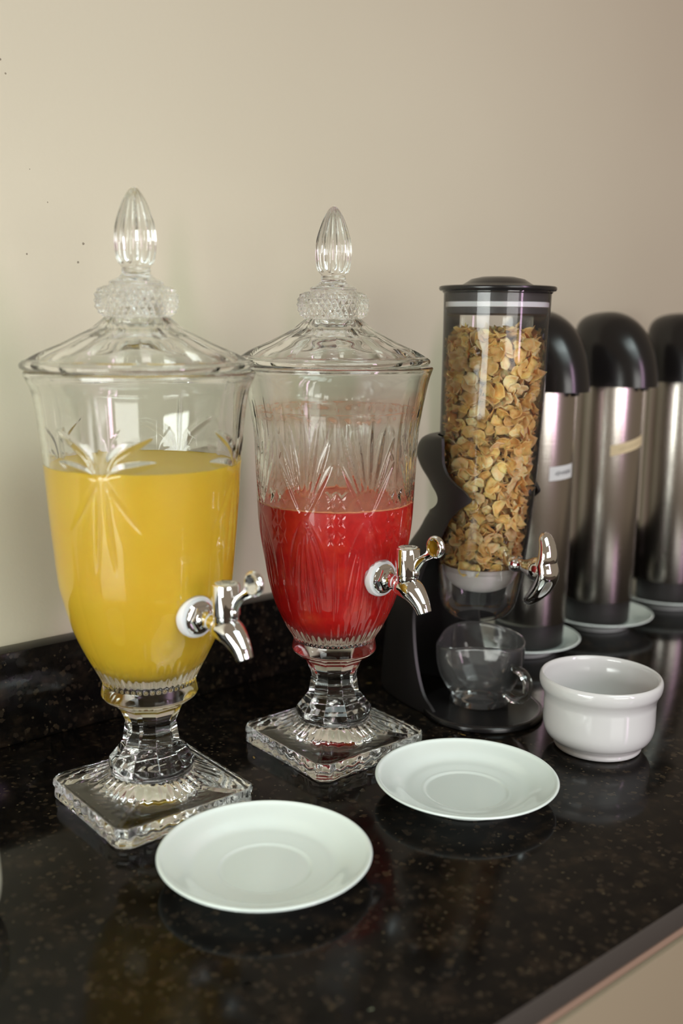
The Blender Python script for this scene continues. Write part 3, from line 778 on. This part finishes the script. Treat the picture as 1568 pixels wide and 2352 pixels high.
# chrome winged knob on the front of the chamber
kn = bpy.data.objects.new('knob', None); C.objects.link(kn); kn.parent = cd; kn.location = (0, 0, 0)
V = []; prof = [(.0075, .031), (.0080, .034), (.0074, .038), (.0058, .042), (.0060, .047), (.0085, .053), (.0118, .060), (.0125, .068), (.0100, .075), (.0050, .078), (.0004, .079)]
Pk = resample(prof, 50); nn = 48
for r_, f_ in Pk:
    for j in range(nn):
        t = 2 * PI * j / nn; V.append((r_ * math.cos(t), -f_, .1575 + r_ * math.sin(t)))
bm = bmesh.new(); vs = [bm.verts.new(v) for v in V]
for f in grid_faces(len(Pk), nn).tolist(): bm.faces.new([vs[k] for k in f])
bm.faces.new(vs[:nn]); bm.faces.new(vs[-nn:])
bmo('hub', bm, M_CHROME, kn)
tube('wing', [(0, -.0700, .1600), (0, -.0725, .1700), (0, -.0715, .1800), (0, -.0685, .1885), (0, -.0665, .1925)], [.0085, .0080, .0068, .0052, .0022], M_CHROME, kn, 28, 26, sx=1.35)
tube('wing', [(0, -.0715, .1640), (0, -.0735, .1540), (0, -.0690, .1430), (0, -.0610, .1330), (0, -.0530, .1255), (0, -.0505, .1230)], [.0088, .0090, .0082, .0068, .0048, .0022], M_CHROME, kn, 28, 30, sx=1.35)

# ------------------------------------------------------------------ clear cup under the cereal dispenser
CUX, CUY = .7356, .6536
cup = thing('clear_cup', 'clear plastic cup with ring handle on the black base of the cereal dispenser', 'cup', (CUX, CUY, .0064))
nn = 120; T = np.linspace(0, 2 * PI, nn, endpoint=False)
def cup_rows(P, sq):
    R = []; Z = []
    for r_, z_, k in P:
        q = 1 + k * .055 * np.cos(4 * (T + .25)); R.append(r_ * q)
        lipz = z_ + k * .0045 * np.cos(2 * (T + 2.3)); Z.append(lipz)
    return np.array(R), np.array(Z)
P = resample([(.0010, .0040, 0), (.0240, .0038, 0), (.0262, .0010, 0), (.0285, .0004, 0), (.0290, .0030, 0), (.0280, .0070, 0), (.0288, .0100, 0), (.0335, .0170, .1), (.0395, .0290, .35), (.0432, .0430, .7), (.0446, .0560, 1), (.0448, .0660, 1)], 70)
Pin = P[::-1].copy(); Pin = Pin[:52]; Pin[:, 0] -= .0018
P2 = np.vstack([P, Pin])
R, Z = cup_rows(P2, 1)
rev('cup_body', R, Z, M_SMOKE, cup, nn, cap0=True, cap1=True)
hp = [(0, -.0330, .0400), (0, -.0420, .0455), (0, -.0530, .0450), (0, -.0605, .0370), (0, -.0605, .0260), (0, -.0540, .0175), (0, -.0440, .0150), (0, -.0340, .0180)]
tube('cup_handle', hp, [.0034, .0036, .0040, .0042, .0042, .0042, .0040, .0036], M_GLASS, cup, 24, 60, sx=1.3)

# ------------------------------------------------------------------ corn flakes
rf = random.Random(11)
def flake_geo(seed):
    q = random.Random(seed); V = []; F = []
    nr, ns = 3, 11; ph = q.random() * 6; bend = q.uniform(.25, .60); tw = q.uniform(-.4, .4); el = q.uniform(.68, 1.0)
    for side in (1, -1):
        V.append(Vector((0, 0, side * .0006)))
        for i in range(1, nr + 1):
            for j in range(ns):
                t = 2 * PI * j / ns; rad = i / nr * (1 + .10 * math.sin(3 * t + ph) + .09 * math.sin(5 * t + 2 * ph) + .06 * math.sin(2 * t + 3 * ph)) * .0074
                x, y = rad * math.cos(t), rad * math.sin(t) * el
                z = (x * x * bend + x * y * tw + y * y * bend * .3) / .0074 + .0012 * math.sin(x * 620 + ph) * math.cos(y * 560 + ph) + .0008 * math.sin(4 * t + ph) * (i / nr)
                V.append(Vector((x, y, z + (side * .0006 if i < nr else side * .0002))))
    h = 1 + nr * ns
    for s, o in ((1, 0), (-1, h)):
        for j in range(ns):
            a, b_ = o + 1 + j, o + 1 + (j + 1) % ns
            F.append((o, a, b_) if s > 0 else (o, b_, a))
            for i in range(nr - 1):
                a0 = o + 1 + i * ns + j; b0 = o + 1 + i * ns + (j + 1) % ns; c0 = b0 + ns; d0 = a0 + ns
                F.append((a0, d0, c0, b0) if s > 0 else (a0, b0, c0, d0))
    o1 = 1 + (nr - 1) * ns
    for j in range(ns):
        a, b_ = o1 + j, o1 + (j + 1) % ns; F.append((a, a + h, b_ + h, b_))
    return V, F
FL = []
for k in range(9):
    V, F = flake_geo(k)
    me = arr_mesh('corn_flake', V, F); me.materials.append(M_FL[(0, 0, 1, 0, 1, 2, 0, 1, 0)[k]]); me.polygons.foreach_set('use_smooth', [True] * len(me.polygons))
    FL.append((me, V, F))
ZB, ZT = .147, .368
camdir = math.atan2(-CY, -CX)
def cyl(z, t, rr):
    r_, s_ = tube_at(z); return Vector((CX + rr * (r_ - .0092) * math.cos(t), CY + s_ + rr * (r_ - .0092) * math.sin(t), z))
spots = []
rows = 22
for i in range(rows):
    z = ZB + .006 + (ZT - .012 - ZB) * i / (rows - 1)
    for j in range(12):
        t = camdir + math.radians(-92 + 184 * (j + .5 * (i % 2)) / 11.5)
        spots.append((z + rf.uniform(-.0035, .0035), t + rf.uniform(-.09, .09), rf.uniform(.90, 1.0)))
for k in range(36):
    spots.append((ZT + rf.uniform(-.002, .007), camdir + rf.uniform(-PI, PI), math.sqrt(rf.random()) * .95))
for k, (z, t, rr) in enumerate(spots[:300]):
    me = FL[rf.randrange(9)][0]
    o = bpy.data.objects.new('corn_flake', me); C.objects.link(o)
    o.location = cyl(min(z, ZT + .008), t, rr)
    e = Vector((math.cos(t), math.sin(t), rf.uniform(-.9, .9))); e += Vector((rf.uniform(-.9, .9), rf.uniform(-.9, .9), rf.uniform(-.8, .8)))
    if z > ZT - .001: e = Vector((rf.uniform(-.6, .6), rf.uniform(-.6, .6), 1))
    o.rotation_euler = e.to_track_quat('Z', 'Y').to_euler(); o.rotation_euler.rotate_axis('Z', rf.uniform(0, 6.28))
    s = rf.uniform(.72, 1.22); o.scale = (s, s, s)
    tag(o, 'golden corn flake in the clear tube of the cereal dispenser', 'corn flake', 'corn flakes in the cereal dispenser')
Va, Fa = [], []; base = 0; mi = []
for k in range(2300):
    z = rf.uniform(ZB + .003, ZT); t = rf.uniform(-PI, PI); rr = math.sqrt(rf.random()) * .96
    vis = math.cos(t - camdir)
    if vis > 0.0 and rr > .84: rr = rf.uniform(.55, .88)
    p = cyl(z, t, rr); idx = rf.randrange(9); me, V, F = FL[idx]
    R_ = Matrix.Rotation(rf.uniform(0, 6.28), 3, Vector((rf.uniform(-1, 1), rf.uniform(-1, 1), rf.uniform(-1, 1))).normalized()) * rf.uniform(.85, 1.2)
    Va += [tuple(R_ @ v + p) for v in V]; Fa += [tuple(q + base for q in f) for f in F]; mi += [(0, 0, 1, 0, 1, 2, 0, 1, 0)[idx]] * len(F); base += len(V)
me = arr_mesh('corn_flakes', Va, Fa)
for m_ in M_FL: me.materials.append(m_)
me.polygons.foreach_set('material_index', mi); me.polygons.foreach_set('use_smooth', [True] * len(me.polygons))
o = bpy.data.objects.new('corn_flakes', me); C.objects.link(o)
tag(o, 'mass of corn flakes packed behind the front ones in the clear tube', 'corn flakes'); o['kind'] = 'stuff'
